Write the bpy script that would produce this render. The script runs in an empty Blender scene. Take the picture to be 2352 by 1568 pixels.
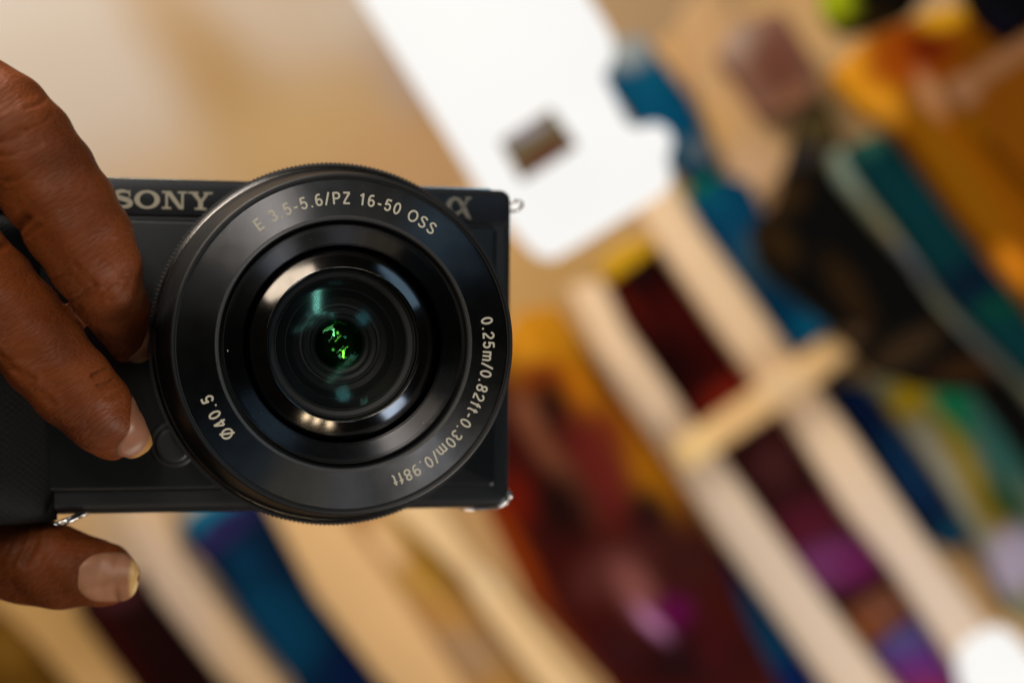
import bpy, bmesh, math, random
from mathutils import Vector, Matrix
R = math.radians
random.seed(7)
scene = bpy.context.scene
col = scene.collection

# ------------------------------------------------------------ camera
# "view" frame: x right, y away from the photographer, z up in the picture (metres).
# The photographer held the camera rolled by 35 degrees, so the shop's uprights lean in the picture.
W = Matrix.Translation((0, 0, 1.45)) @ Matrix.Rotation(R(35), 4, 'Y')
K = 3456.0
cd = bpy.data.cameras.new('photo_camera')
cam = bpy.data.objects.new('photo_camera', cd)
col.objects.link(cam)
cam.matrix_world = W @ Matrix.Rotation(R(90), 4, 'X')
cd.sensor_width = 36
cd.lens = 36 * K / 2352
cd.clip_start = 0.02
cd.clip_end = 30
cd.dof.use_dof = True
cd.dof.focus_distance = 0.2655
cd.dof.aperture_fstop = 8.0
cd.dof.aperture_blades = 0
scene.camera = cam
def VP(dx, dy, D):
    """point seen at (dx, dy) of a 2352-wide picture, D metres away, in the view frame"""
    return Vector(((dx - 1176) * D / K * 1.0, D, (784 - dy) * D / K))

# ------------------------------------------------------------ world + lamps
wd = bpy.data.worlds.new('World'); scene.world = wd; wd.use_nodes = True
wd.node_tree.nodes['Background'].inputs[0].default_value = (1.0, 0.86, 0.7, 1)
wd.node_tree.nodes['Background'].inputs[1].default_value = 0.012
scene.view_settings.view_transform = 'Standard'
scene.view_settings.look = 'None'
scene.view_settings.exposure = 0
scene.view_settings.gamma = 1

def area(name, loc, target, sx, sy, power, color, roll=0):
    l = bpy.data.lights.new(name, 'AREA'); l.shape = 'RECTANGLE'; l.size = sx; l.size_y = sy
    l.energy = power; l.color = color
    o = bpy.data.objects.new(name, l); col.objects.link(o)
    loc = Vector(loc); d = Vector(target) - loc
    o.matrix_world = W @ Matrix.Translation(loc) @ d.to_track_quat('-Z', 'Y').to_matrix().to_4x4() @ Matrix.Rotation(R(roll), 4, 'Z')
    return o
DEV = VP(794, 790, 0.264)
# lamps placed for the lens highlights and added cool fills, all on the photographer's side:
# direction round the picture (degrees, 0 = right, 90 = up), angle off the view axis, distance, size across / along
def front_lamp(name, az, off, dist, wt, hr, power, color):
    l = bpy.data.lights.new(name, 'AREA'); l.shape = 'RECTANGLE'; l.size = wt; l.size_y = hr; l.energy = power; l.color = color
    o = bpy.data.objects.new(name, l); col.objects.link(o)
    d = Vector((math.sin(R(off)) * math.cos(R(az)), -math.cos(R(off)), math.sin(R(off)) * math.sin(R(az))))
    x = Vector((-math.sin(R(az)), 0, math.cos(R(az)))); y = d.cross(x)
    m = Matrix((x, y, d)).transposed().to_4x4()
    o.matrix_world = W @ Matrix.Translation(DEV + d * dist) @ m
    return o
front_lamp('streak_lamp', 90, 31, 1.3, 0.08, 0.46, 3.6, (1, 0.92, 0.82))
front_lamp('cool_fill', 30, 36, 1.6, 0.2, 0.2, 0.40, (0.5, 0.78, 1.0))  # added cool lamp, gives the body's right side a bluish sheen
front_lamp('shop_tube', 116, 44, 1.1, 0.62, 0.22, 2.9, (1, 0.84, 0.64))
front_lamp('cool_fill', 38, 74, 1.3, 0.7, 0.5, 1.1, (0.45, 0.74, 1.0))  # large unseen cool fill added at the upper right
front_lamp('shop_tube', -42, 64, 1.2, 0.30, 0.22, 1.0, (0.66, 0.80, 1.0))
front_lamp('shop_tube', -45, 24, 1.5, 0.7, 0.07, 0.45, (1, 1, 0.75))
front_lamp('shop_tube', 122, 14, 1.5, 0.40, 0.06, 0.22, (1, 1, 0.9))
front_lamp('cool_fill', 108, 86, 1.2, 0.5, 0.3, 2.2, (0.75, 0.88, 1.0))  # added grazing lamp for a grey sheen on knuckle and camera top
front_lamp('streak_lamp', -63, 38, 1.3, 0.16, 0.2, 0.45, (0.9, 0.9, 1.0))  # dim fill added from below the lens
for az, off in ((-84, 53), (-93, 50), (-101, 48)):
    front_lamp('shop_spot', az, off, 0.9, 0.05, 0.05, 0.12, (1, 0.78, 0.48))
for i in range(4):
    front_lamp('shop_spot', 104 - 14 * i, 19 + i, 1.5, 0.03, 0.03, 0.09, (0.85, 1, 0.95))
# unseen lamps added to light the shelving and the wall
area('shelf_fill', (-0.9, 0.55, 1.1), (0.1, 1.7, 0.0), 0.9, 0.5, 31, (1, 0.88, 0.74))
area('shelf_fill', (1.0, 0.50, -1.1), (0.2, 1.6, -0.1), 0.8, 0.5, 18, (1, 0.9, 0.8))
area('wall_fill', (-0.9, 1.5, 1.3), (-0.55, 2.15, 0.55), 0.4, 0.3, 3, (1, 0.95, 0.9))

# ------------------------------------------------------------ material helpers
def srgb(c):
    return tuple(((v / 255) / 12.92 if v / 255 < 0.04045 else ((v / 255 + 0.055) / 1.055) ** 2.4) for v in c) + (1,)
def newmat(name):
    m = bpy.data.materials.new(name); m.use_nodes = True
    nt = m.node_tree; p = nt.nodes['Principled BSDF']
    return m, nt, p
def N(nt, t, **kw):
    n = nt.nodes.new(t)
    for k, v in kw.items(): setattr(n, k, v)
    return n
def mixc(nt, fac, a, b, blend='MIX'):
    n = N(nt, 'ShaderNodeMix', data_type='RGBA', blend_type=blend)
    for s, v in ((n.inputs[0], fac), (n.inputs[6], a), (n.inputs[7], b)):
        if hasattr(v, 'is_linked') or isinstance(v, bpy.types.NodeSocket): nt.links.new(v, s)
        else: s.default_value = v
    return n.outputs[2]
def bump(nt, p, h, strength, dist):
    b = N(nt, 'ShaderNodeBump'); b.inputs['Strength'].default_value = strength; b.inputs['Distance'].default_value = dist
    nt.links.new(h, b.inputs['Height']); nt.links.new(b.outputs[0], p.inputs['Normal']); return b
def plain(name, c, rough=0.5, metal=0, spec=0.5, grain=0.0, gscale=900, bumpd=0.0):
    m, nt, p = newmat(name)
    p.inputs['Roughness'].default_value = rough; p.inputs['Metallic'].default_value = metal
    p.inputs['Specular IOR Level'].default_value = spec
    tc = N(nt, 'ShaderNodeTexCoord'); ns = N(nt, 'ShaderNodeTexNoise')
    ns.inputs['Scale'].default_value = gscale; ns.inputs['Detail'].default_value = 3
    nt.links.new(tc.outputs['Object'], ns.inputs['Vector'])
    cc = tuple(c[:3]) + (1,)
    lo = tuple(v * (1 - grain) for v in c[:3]) + (1,); hi = tuple(v * (1 + grain) for v in c[:3]) + (1,)
    nt.links.new(mixc(nt, ns.outputs[0], lo, hi), p.inputs['Base Color'])
    if bumpd: bump(nt, p, ns.outputs[0], 0.5, bumpd)
    return m

# ------------------------------------------------------------ object helpers
def tag(o, label=None, cat=None, group=None, kind=None):
    if label: o['label'] = label
    if cat: o['category'] = cat
    if group: o['group'] = group
    if kind: o['kind'] = kind
    return o
def mobj(name, verts, faces, mat, parent=None, matrix=None, smooth=False, mats=None, fm=None):
    me = bpy.data.meshes.new(name); me.from_pydata([tuple(v) for v in verts], [], faces); me.update()
    o = bpy.data.objects.new(name, me); col.objects.link(o)
    for mm in (mats or [mat]): me.materials.append(mm)
    if fm: me.polygons.foreach_set('material_index', fm)
    if smooth: me.polygons.foreach_set('use_smooth', [True] * len(me.polygons))
    if parent is not None: o.parent = parent
    if matrix is not None: o.matrix_world = matrix
    return o
def fixnormals(o):
    bm = bmesh.new(); bm.from_mesh(o.data); bmesh.ops.recalc_face_normals(bm, faces=bm.faces); bm.to_mesh(o.data); bm.free()
def bevel(o, w, seg=3, ang=35):
    md = o.modifiers.new('bevel', 'BEVEL'); md.width = w; md.segments = seg; md.limit_method = 'ANGLE'; md.angle_limit = R(ang)
    o.data.polygons.foreach_set('use_smooth', [True] * len(o.data.polygons))
    md.harden_normals = False
    return o

# ============================================================ SETTING: wall and shelving
def prism(name, pts, D, th, mat, parent=None, bev=0.008, pillow=0.0):
    """outline in picture pixels standing D metres away, th metres thick (going back)"""
    cs = [VP(x, y, D) for x, y in pts]
    c = sum(cs, Vector()) / len(cs)
    cw = W @ (c + Vector((0, th / 2, 0)))
    Wi = W.to_3x3()
    v = [Wi @ (p - c + Vector((0, -th / 2, 0))) for p in cs] + [Wi @ (p - c + Vector((0, th / 2, 0))) for p in cs]
    n = len(pts)
    f = [list(range(n)), list(range(2 * n - 1, n - 1, -1))] + [[i, i + n, (i + 1) % n + n, (i + 1) % n] for i in range(n)]
    o = mobj(name, v, f, mat); fixnormals(o)
    if parent is not None:
        o.parent = parent
        o.location = cw - parent.location
    else: o.location = cw
    if bev: bevel(o, bev, 3)
    o['_c'] = tuple(cw); 
    return o
def dye(c):
    u = srgb(c)[:3]; k = max(0.0, min(1.0, 1.4 - sum(u) / 3 / 0.22))      # only the dark dyes are deepened
    v = [x ** (1 + 0.14 * k) for x in u]; g = sum(v) / 3
    return tuple(max(0, g + (x - g) * (0.97 + 0.07 * k)) for x in v) + (1,)
def blobmat(name, base, blobs=(), rough=0.7, D=1.6, soft=0.25, warp=0.02, c0=None, weave=0.12, spec=0.06, nscale=9):
    """cloth / paint with a base colour and coloured patches, a few of them painted glow or highlights: blob = (px, py, rx, ry, angle, colour)"""
    m, nt, p = newmat(name)
    p.inputs['Roughness'].default_value = rough; p.inputs['Specular IOR Level'].default_value = spec
    tc = N(nt, 'ShaderNodeTexCoord')
    geo = N(nt, 'ShaderNodeNewGeometry')
    ns = N(nt, 'ShaderNodeTexNoise'); ns.inputs['Scale'].default_value = nscale; ns.inputs['Detail'].default_value = 4
    nt.links.new(tc.outputs['Object'], ns.inputs['Vector'])
    b = dye(base)
    out = mixc(nt, ns.outputs[0], tuple(v * (1 - weave * 2) for v in b[:3]) + (1,), tuple(min(1, v * (1 + weave * 2)) for v in b[:3]) + (1,))
    # coordinates: object coords + object location = shop coordinates
    oi = N(nt, 'ShaderNodeVectorMath', operation='ADD')
    nt.links.new(tc.outputs['Object'], oi.inputs[0])
    oi.inputs[1].default_value = c0 if c0 else (0, 0, 0)
    ws = N(nt, 'ShaderNodeVectorMath', operation='SUBTRACT'); nt.links.new(ns.outputs[1], ws.inputs[0]); ws.inputs[1].default_value = (.5, .5, .5)
    wm = N(nt, 'ShaderNodeVectorMath', operation='SCALE'); nt.links.new(ws.outputs[0], wm.inputs[0]); wm.inputs['Scale'].default_value = warp * 2
    wa = N(nt, 'ShaderNodeVectorMath', operation='ADD'); nt.links.new(oi.outputs[0], wa.inputs[0]); nt.links.new(wm.outputs[0], wa.inputs[1])
    for (x, y, rx, ry, ang, cc) in blobs:
        c = W @ VP(x, y, D)
        s = N(nt, 'ShaderNodeVectorMath', operation='SUBTRACT'); nt.links.new(wa.outputs[0], s.inputs[0]); s.inputs[1].default_value = c
        vr = N(nt, 'ShaderNodeVectorRotate', rotation_type='Y_AXIS'); nt.links.new(s.outputs[0], vr.inputs['Vector']); vr.inputs['Angle'].default_value = R(-35 + abs(ang))
        k = D / K
        sc = N(nt, 'ShaderNodeVectorMath', operation='MULTIPLY'); nt.links.new(vr.outputs[0], sc.inputs[0]); sc.inputs[1].default_value = (1 / (rx * k), 0, 1 / (ry * k))
        ln = N(nt, 'ShaderNodeVectorMath', operation='LENGTH'); nt.links.new(sc.outputs[0], ln.inputs[0])
        mr = N(nt, 'ShaderNodeMapRange', interpolation_type='SMOOTHSTEP'); nt.links.new(ln.outputs['Value'], mr.inputs[0])
        mr.inputs[1].default_value = 1 + soft; mr.inputs[2].default_value = 1 - soft
        out = mixc(nt, mr.outputs[0], out, dye(cc))
    nt.links.new(out, p.inputs['Base Color'])
    fb = N(nt, 'ShaderNodeTexNoise'); fb.inputs['Scale'].default_value = 120; nt.links.new(tc.outputs['Object'], fb.inputs['Vector'])
    bump(nt, p, fb.outputs[0], 0.3, 0.002)
    return m
def item(name, pts, D, th, base, blobs=(), label=None, cat=None, group=None, kind=None, parent=None, **kw):
    bev = kw.pop('bev', 0.008)
    m = blobmat(name + '_surface', base, blobs, D=D, **kw)
    o = prism(name, pts, D, th, m, parent, bev)
    # tell the material where the object's origin stands in the shop
    c = Vector(o['_c']); del o['_c']
    for n in m.node_tree.nodes:
        if n.type == 'VECT_MATH' and n.operation == 'ADD' and tuple(n.inputs[1].default_value) == (0, 0, 0) and not n.inputs[1].is_linked:
            n.inputs[1].default_value = c
    tag(o, label, cat, group, kind)
    return o

# far wall
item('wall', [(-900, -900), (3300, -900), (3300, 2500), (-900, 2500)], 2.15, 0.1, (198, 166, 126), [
    (60, 40, 520, 300, 10, (212, 204, 196)), (60, 200, 400, 170, 20, (204, 192, 178)), (830, 20, 150, 90, 0, (206, 192, 176)),  # pale upper-left patches paint the wall's glow into its colour
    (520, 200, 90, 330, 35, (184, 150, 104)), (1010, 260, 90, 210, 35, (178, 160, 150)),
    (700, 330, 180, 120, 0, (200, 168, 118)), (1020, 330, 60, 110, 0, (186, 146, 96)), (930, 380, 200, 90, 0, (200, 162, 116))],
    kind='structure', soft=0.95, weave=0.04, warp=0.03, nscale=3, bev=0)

CREAM = (226, 196, 160)
rack = bpy.data.objects.new('shelving_rack', None); col.objects.link(rack)
rack.location = W @ VP(1700, 1100, 1.62)
tag(rack, 'out of focus cream wooden shelving rack with uprights and cross rails behind the camera', 'shelving rack')
bpy.context.view_layer.update()
def rk(name, pts, D, th, base, blobs=(), **kw): return item(name, pts, D, th, base, blobs, parent=rack, **kw)
rk('back_panel', [(-250, 1020), (1110, 420), (1560, 60), (1900, -60), (2700, 900), (2700, 1900), (-250, 1900)], 1.78, 0.03, (205, 165, 112), [
   (40, 1420, 300, 200, 0, (190, 150, 92)), (450, 1350, 160, 320, 35, (196, 172, 146)), (1250, 640, 160, 80, -30, (200, 160, 100)), (1700, 330, 60, 230, 35, (212, 168, 120))], soft=0.5, weave=0.05)
rk('upright', [(1302, 660), (1385, 640), (1438, 749), (1595, 972), (1655, 1045), (1787, 1228), (1918, 1405), (2050, 1576), (2146, 1703), (1995, 1703), (1891, 1568), (1679, 1272), (1547, 1075), (1408, 880)], 1.60, 0.05, CREAM,
   [(1850, 1400, 90, 500, 35, (214, 196, 178))], weave=0.05, soft=0.9)
rk('upright', [(1462, 484), (1545, 408), (1610, 521), (1715, 664), (1816, 806), (1882, 894), (1962, 998), (2138, 1254), (2285, 1448), (2466, 1694), (2314, 1690), (2221, 1568), (2056, 1313), (1946, 1177), (1811, 967), (1741, 883), (1634, 735)], 1.60, 0.05, CREAM,
   [(2150, 1400, 100, 400, 35, (214, 196, 180))], weave=0.05, soft=0.9)
rk('upright', [(860, 1140), (985, 1120), (1110, 1300), (1215, 1420), (1345, 1568), (1450, 1700), (1330, 1700), (1225, 1568), (1100, 1400), (1060, 1330)], 1.60, 0.05, (232, 198, 148),
   [(1150, 1320, 60, 50, 0, (238, 212, 168))], weave=0.05, soft=0.6)  # bright patch is a highlight painted on the upright
rk('upright', [(603, 1150), (760, 1150), (870, 1290), (1060, 1568), (1120, 1650), (952, 1650), (873, 1568), (720, 1370)], 1.62, 0.05, (214, 174, 122), weave=0.05)
rk('upright', [(225, 1100), (372, 1130), (412, 1275), (540, 1450), (645, 1585), (708, 1670), (600, 1660), (490, 1545), (350, 1365)], 1.62, 0.05, (200, 168, 130), [(390, 1350, 70, 180, 35, (192, 168, 146))], weave=0.05, soft=0.6)
rk('rail', [(1537, 1032), (1707, 915), (1905, 774), (1975, 800), (1912, 858), (1783, 950), (1653, 1035), (1572, 1088)], 1.57, 0.04, (224, 184, 128),
   [(1590, 1040, 60, 50, 0, (236, 202, 140)), (1800, 880, 60, 40, 0, (226, 194, 150))], weave=0.05, soft=0.6)  # first patch paints a highlight at the rail's lower end
rk('rail', [(1560, 30), (1640, -40), (1880, 260), (1870, 330), (1740, 470), (1640, 400), (1600, 200)], 1.72, 0.03, (206, 166, 118), [(1640, 300, 50, 60, 0, (216, 170, 110)), (1720, 380, 60, 50, 30, (216, 176, 136))], weave=0.05, soft=0.6)

GC = 'coloured cloths and packs on the shelving'
def thing(name, pts, D, th, base, blobs, label, cat, **kw): return item(name, pts, D, th, base, blobs, label, cat, GC, **kw)
thing('folded_cloth', [(160, 1340), (345, 1335), (420, 1430), (510, 1541), (600, 1640), (350, 1650), (291, 1568), (176, 1414)], 1.68, 0.06, (30, 5, 4),
      [(260, 1370, 60, 40, 30, (70, 35, 40)), (300, 1530, 30, 150, 35, (50, 10, 6))], 'blurred near-black maroon cloth under the lowest fingertip', 'cloth', soft=0.5)
thing('folded_cloth', [(-80, 1380), (0, 1440), (60, 1500), (125, 1580), (190, 1680), (-80, 1680)], 1.68, 0.05, (96, 68, 22),
      [(20, 1480, 60, 60, 0, (120, 88, 36))], 'blurred olive brown cloth in the bottom left corner', 'cloth', soft=0.6)
thing('folded_cloth', [(390, 1220), (460, 1160), (590, 1120), (670, 1270), (730, 1370), (893, 1568), (960, 1660), (700, 1660), (669, 1568), (540, 1390), (470, 1300)], 1.67, 0.06, (0, 36, 62),
      [(470, 1180, 80, 40, -20, (20, 110, 140)), (500, 1235, 95, 26, -35, (52, 44, 92)), (530, 1200, 70, 24, -30, (40, 36, 80)), (640, 1440, 80, 110, 35, (0, 62, 90)), (560, 1300, 40, 40, 0, (0, 54, 82)), (800, 1540, 60, 60, 0, (0, 28, 66))],
      'blurred deep blue cloth with a violet band, below the lens', 'cloth', soft=0.5)
thing('folded_cloth', [(760, 1150), (900, 1150), (960, 1200), (1070, 1350), (1120, 1440), (1225, 1568), (1290, 1660), (1110, 1660), (1020, 1568), (880, 1330)], 1.67, 0.06, (170, 130, 72),
      [(885, 1255, 30, 70, 35, (208, 176, 130)), (965, 1270, 22, 110, 33, (166, 128, 6)), (930, 1190, 30, 60, 30, (176, 140, 60)), (1060, 1500, 90, 60, 0, (160, 132, 100)), (920, 1350, 100, 30, 0, (176, 140, 70))],
      'blurred mustard cloth with a pale oval, beneath the lens', 'cloth', soft=0.6)
thing('patterned_cloth', [(1150, 790), (1190, 715), (1287, 700), (1420, 900), (1549, 1085), (1651, 1259), (1723, 1438), (1800, 1585), (1850, 1680), (1470, 1680), (1388, 1568), (1215, 1384), (1113, 1169), (1090, 1000)], 1.50, 0.06, (66, 18, 12),
      [(1230, 760, 90, 110, 20, (206, 138, 14)), (1330, 880, 30, 190, 35, (176, 118, 10)), (1300, 900, 50, 60, 30, (190, 112, 8)),
       (1240, 870, 60, 40, 0, (126, 58, 24)), (1270, 940, 50, 60, 30, (38, 14, 12)), (1420, 1020, 70, 100, 30, (118, 48, 28)), (1500, 1110, 45, 110, 35, (160, 104, 16)),
       (1380, 1080, 60, 120, 30, (104, 40, 34)), (1205, 960, 22, 60, 35, (136, 88, 64)), (1270, 1060, 24, 140, 35, (118, 74, 54)), (1190, 1150, 40, 60, 30, (110, 30, 14)), (1290, 1170, 60, 80, 30, (34, 9, 6)), (1180, 1260, 22, 170, 28, (140, 62, 18)),
       (1290, 1460, 24, 200, 38, (120, 56, 28)), (1500, 1180, 40, 60, 20, (30, 8, 14)), (1560, 1270, 90, 90, 0, (62, 26, 22)), (1400, 1310, 90, 50, 30, (88, 46, 42)), (1460, 1350, 36, 70, 28, (130, 82, 78)),
       (1540, 1412, 44, 40, 0, (96, 8, 76)), (1500, 1432, 11, 60, 40, (190, 130, 180)), (1580, 1520, 140, 60, 0, (40, 8, 12)), (1420, 1480, 50, 60, 30, (60, 22, 26)), (1640, 1500, 40, 60, 20, (66, 14, 22)), (1460, 1000, 12, 130, 33, (150, 96, 8))],
      'large blurred maroon cloth with amber top and magenta patch, right of the lens', 'cloth', soft=0.75, warp=0.012)
thing('folded_cloth', [(1651, 1250), (1690, 1290), (1885, 1568), (1970, 1690), (1840, 1690), (1770, 1568), (1700, 1400)], 1.66, 0.05, (0, 70, 104),
      [(1840, 1560, 50, 60, 0, (10, 40, 96)), (1680, 1300, 30, 50, 30, (30, 40, 80))], 'blurred blue strip of cloth between maroon cloth and cream upright', 'cloth', soft=0.5)
thing('folded_cloth', [(1375, 640), (1515, 562), (1645, 735), (1755, 885), (1595, 985), (1480, 810)], 1.66, 0.07, (64, 12, 8),
      [(1450, 640, 70, 40, -30, (50, 26, 30)), (1560, 830, 50, 70, 30, (44, 8, 6)), (1670, 905, 80, 36, -35, (112, 34, 20)), (1430, 690, 20, 80, 35, (96, 30, 20))],
      'blurred dark red cloth in the cubby above the cross rail', 'cloth', soft=0.5)
thing('folded_cloth', [(1385, 640), (1380, 600), (1430, 560), (1520, 535), (1500, 575), (1400, 648)], 1.62, 0.05, (196, 152, 16), [], 'blurred mustard yellow edge on top of the dark red cloth', 'cloth', soft=0.5)
thing('folded_cloth', [(1640, 1040), (1820, 930), (1955, 1170), (2066, 1305), (1915, 1402), (1780, 1228)], 1.66, 0.07, (62, 26, 28),
      [(1720, 1030, 60, 40, -30, (44, 14, 12)), (1780, 1080, 50, 50, 0, (80, 44, 46)), (1860, 1200, 90, 50, -30, (86, 30, 48)), (1900, 1290, 90, 50, -20, (112, 58, 104)), (1980, 1310, 50, 70, 50, (104, 38, 88)), (1985, 1350, 90, 16, -33, (70, 16, 36))],
      'blurred plum cloth turning magenta, in the cubby under the cross rail', 'cloth', soft=0.5)
thing('folded_cloth', [(1935, 1395), (2050, 1320), (2110, 1410), (2000, 1490)], 1.67, 0.06, (112, 74, 58), [(1985, 1455, 40, 40, 0, (130, 76, 44))], 'blurred tan brown cloth under the plum cloth', 'cloth', soft=0.5)
thing('folded_cloth', [(2000, 1490), (2115, 1405), (2200, 1550), (2290, 1690), (2150, 1690), (2064, 1568)], 1.67, 0.06, (92, 58, 124),
      [(2080, 1470, 70, 30, -30, (84, 80, 130)), (2110, 1560, 80, 30, -20, (110, 50, 116)), (2160, 1590, 60, 30, 0, (128, 50, 80))], 'blurred violet cloth at the bottom between two cream uprights', 'cloth', soft=0.5)
thing('folded_cloth', [(1380, 100), (1475, 75), (1585, 215), (1660, 380), (1600, 430), (1500, 340), (1400, 200)], 1.70, 0.04, (4, 84, 116),
      [(1440, 120, 60, 40, -30, (150, 160, 164)), (1500, 190, 50, 40, -30, (20, 96, 128)), (1530, 270, 60, 40, -30, (0, 88, 124)), (1610, 340, 40, 30, 0, (110, 120, 130))], 'blurred blue cloth directly right of the glowing sign', 'cloth', soft=0.5)
thing('folded_cloth', [(1560, 455), (1640, 395), (1725, 415), (1790, 560), (1830, 640), (1915, 765), (1820, 816), (1710, 660), (1600, 517)], 1.66, 0.06, (0, 74, 108),
      [(1605, 425, 40, 30, -30, (20, 120, 40)), (1640, 470, 40, 40, 0, (10, 84, 112)), (1860, 750, 40, 40, 0, (10, 92, 124)), (1740, 600, 20, 60, 35, (60, 90, 108))], 'blurred teal blue strip with a green top, between cream upright and black cloth', 'cloth', soft=0.5)
thing('folded_cloth', [(1905, 890), (1998, 885), (2097, 1031), (2180, 1140), (2247, 1232), (2189, 1268), (2152, 1250), (1976, 994)], 1.66, 0.06, (0, 34, 66),
      [(2190, 1230, 70, 40, -30, (0, 62, 84)), (2080, 1060, 20, 100, 35, (20, 60, 96)), (2000, 940, 40, 40, 0, (8, 30, 70))], 'blurred navy strip low on the right, beside the cream upright', 'cloth', soft=0.5)
thing('patterned_cloth', [(1998, 885), (2100, 850), (2262, 883), (2352, 993), (2480, 1200), (2480, 1480), (2330, 1420), (2247, 1240), (2120, 1040)], 1.64, 0.06, (120, 122, 100),
      [(2080, 920, 60, 50, 0, (156, 132, 10)), (2190, 930, 50, 90, 20, (8, 124, 84)), (2230, 1080, 24, 150, 38, (150, 128, 20)), (2300, 1020, 40, 130, 35, (60, 110, 104)), (2330, 1180, 30, 100, 20, (10, 76, 50)),
       (2160, 1080, 20, 130, 38, (150, 146, 130)), (2290, 1180, 20, 80, 35, (126, 106, 14)), (2260, 1250, 50, 30, 0, (140, 136, 120)), (2330, 1280, 60, 70, 0, (160, 150, 176)), (2230, 1300, 40, 30, -20, (100, 86, 120))],
      'blurred green, gold and grey patterned cloth at the right edge', 'cloth', soft=0.55, warp=0.03)
thing('folded_cloth', [(1680, 60), (1800, 20), (1880, 150), (1880, 230), (1760, 280), (1700, 190), (1650, 130)], 1.68, 0.04, (146, 108, 92), [(1700, 100, 60, 50, -20, (172, 146, 130)), (1790, 140, 60, 80, 30, (128, 86, 72)), (1830, 215, 60, 20, -30, (160, 114, 86))],
      'blurred mauve brown square cloth near the top', 'cloth', soft=0.6)
thing('hanging_garment', [(1736, 512), (1800, 458), (1816, 390), (1836, 325), (1850, 240), (1900, 220), (1965, 400), (2080, 580), (2245, 740), (2385, 895), (2500, 1060), (2500, 1250), (2352, 1010), (2270, 900), (2140, 895), (2024, 860), (1926, 750), (1758, 612)], 1.42, 0.06, (5, 4, 3),
      [(1890, 310, 50, 60, 0, (92, 80, 50)), (1855, 355, 60, 20, -20, (50, 46, 48)), (1800, 450, 50, 40, 20, (50, 34, 10)), (1950, 670, 30, 90, 35, (48, 32, 12)), (2080, 800, 90, 30, 30, (60, 46, 30)), (1930, 790, 60, 20, 30, (90, 70, 50)), (2220, 850, 90, 30, 10, (54, 34, 14)), (1790, 560, 30, 60, 35, (52, 36, 12))],
      'big blurred black garment running diagonally down the right side', 'garment', soft=0.6, warp=0.008)
thing('folded_cloth', [(1912, 352), (1945, 328), (1968, 380), (2100, 560), (2200, 695), (2335, 835), (2480, 950), (2480, 1050), (2352, 885), (2200, 708), (2018, 512), (1935, 410)], 1.38, 0.04, (126, 130, 110),
      [(1960, 390, 40, 60, 30, (128, 146, 134)), (2120, 590, 40, 80, 40, (124, 130, 142)), (2060, 520, 30, 50, 35, (140, 132, 98)), (2290, 790, 30, 100, 40, (124, 130, 128))], 'blurred pale grey strip between black garment and teal cloth', 'cloth', soft=0.6)
thing('folded_cloth', [(1945, 335), (2052, 290), (2175, 450), (2305, 572), (2380, 685), (2490, 850), (2480, 985), (2335, 835), (2200, 695), (2100, 560), (1968, 380)], 1.35, 0.04, (0, 56, 62),
      [(2010, 330, 60, 26, -20, (50, 96, 84)), (2240, 640, 60, 50, 30, (0, 30, 50)), (2300, 700, 50, 30, 0, (0, 66, 56)), (2120, 460, 50, 60, 30, (4, 58, 66))], 'blurred dark teal cloth between pale strip and amber pack', 'cloth', soft=0.6)
thing('amber_pack', [(1915, 165), (2000, 80), (2150, 20), (2260, 0), (2352, 20), (2480, 60), (2480, 840), (2365, 672), (2215, 490), (2085, 310), (1995, 255)], 1.30, 0.05, (136, 84, 12),
      [(1990, 190, 60, 110, 30, (216, 146, 6)), (2090, 130, 110, 70, -20, (150, 74, 4)), (2130, 110, 50, 40, 0, (116, 44, 2)), (2170, 30, 60, 36, -20, (220, 160, 10)), (2128, 410, 14, 200, 36, (170, 118, 56)),
       (2190, 200, 110, 16, -24, (150, 108, 66)), (2320, 130, 110, 26, -30, (150, 112, 80)), (2200, 400, 34, 190, 36, (132, 88, 10)), (2140, 220, 22, 60, 30, (170, 124, 86)), (2350, 290, 60, 190, 35, (112, 66, 4)), (2330, 620, 30, 60, 30, (214, 130, 6))],
      'blurred amber and gold pack in the upper right corner', 'pack', soft=0.5, warp=0.004, rough=0.5)
thing('folded_cloth', [(2168, 188), (2290, 118), (2420, 40), (2520, 20), (2520, 560), (2352, 400), (2260, 300)], 1.24, 0.03, (122, 74, 8),
      [(2215, 210, 34, 34, 0, (150, 112, 84)), (2320, 132, 170, 22, 35, (140, 102, 72)), (2215, 290, 16, 120, 35, (206, 152, 4)), (2290, 370, 16, 120, 35, (206, 152, 4))],
      'blurred brown cloth with a yellow edge lying over the amber pack', 'cloth', soft=0.5, warp=0.004)
thing('hanging_garment', [(1895, -60), (2160, -60), (2100, 30), (2020, 62), (1955, 70), (1910, 30)], 1.45, 0.05, (16, 12, 6), [(1925, 15, 44, 60, -20, (160, 176, 10)), (1990, 60, 80, 24, -20, (70, 52, 20))],
      'small blurred black garment with lime edge at the top right', 'garment', soft=0.6)
thing('hanging_garment', [(2235, -80), (2500, -80), (2500, 160), (2352, 100), (2285, 60), (2240, 10)], 1.27, 0.05, (6, 7, 14), [(2300, 70, 50, 30, 0, (26, 26, 44))],
      'blurred black shape in the very top right corner', 'garment', soft=0.6)

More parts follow.
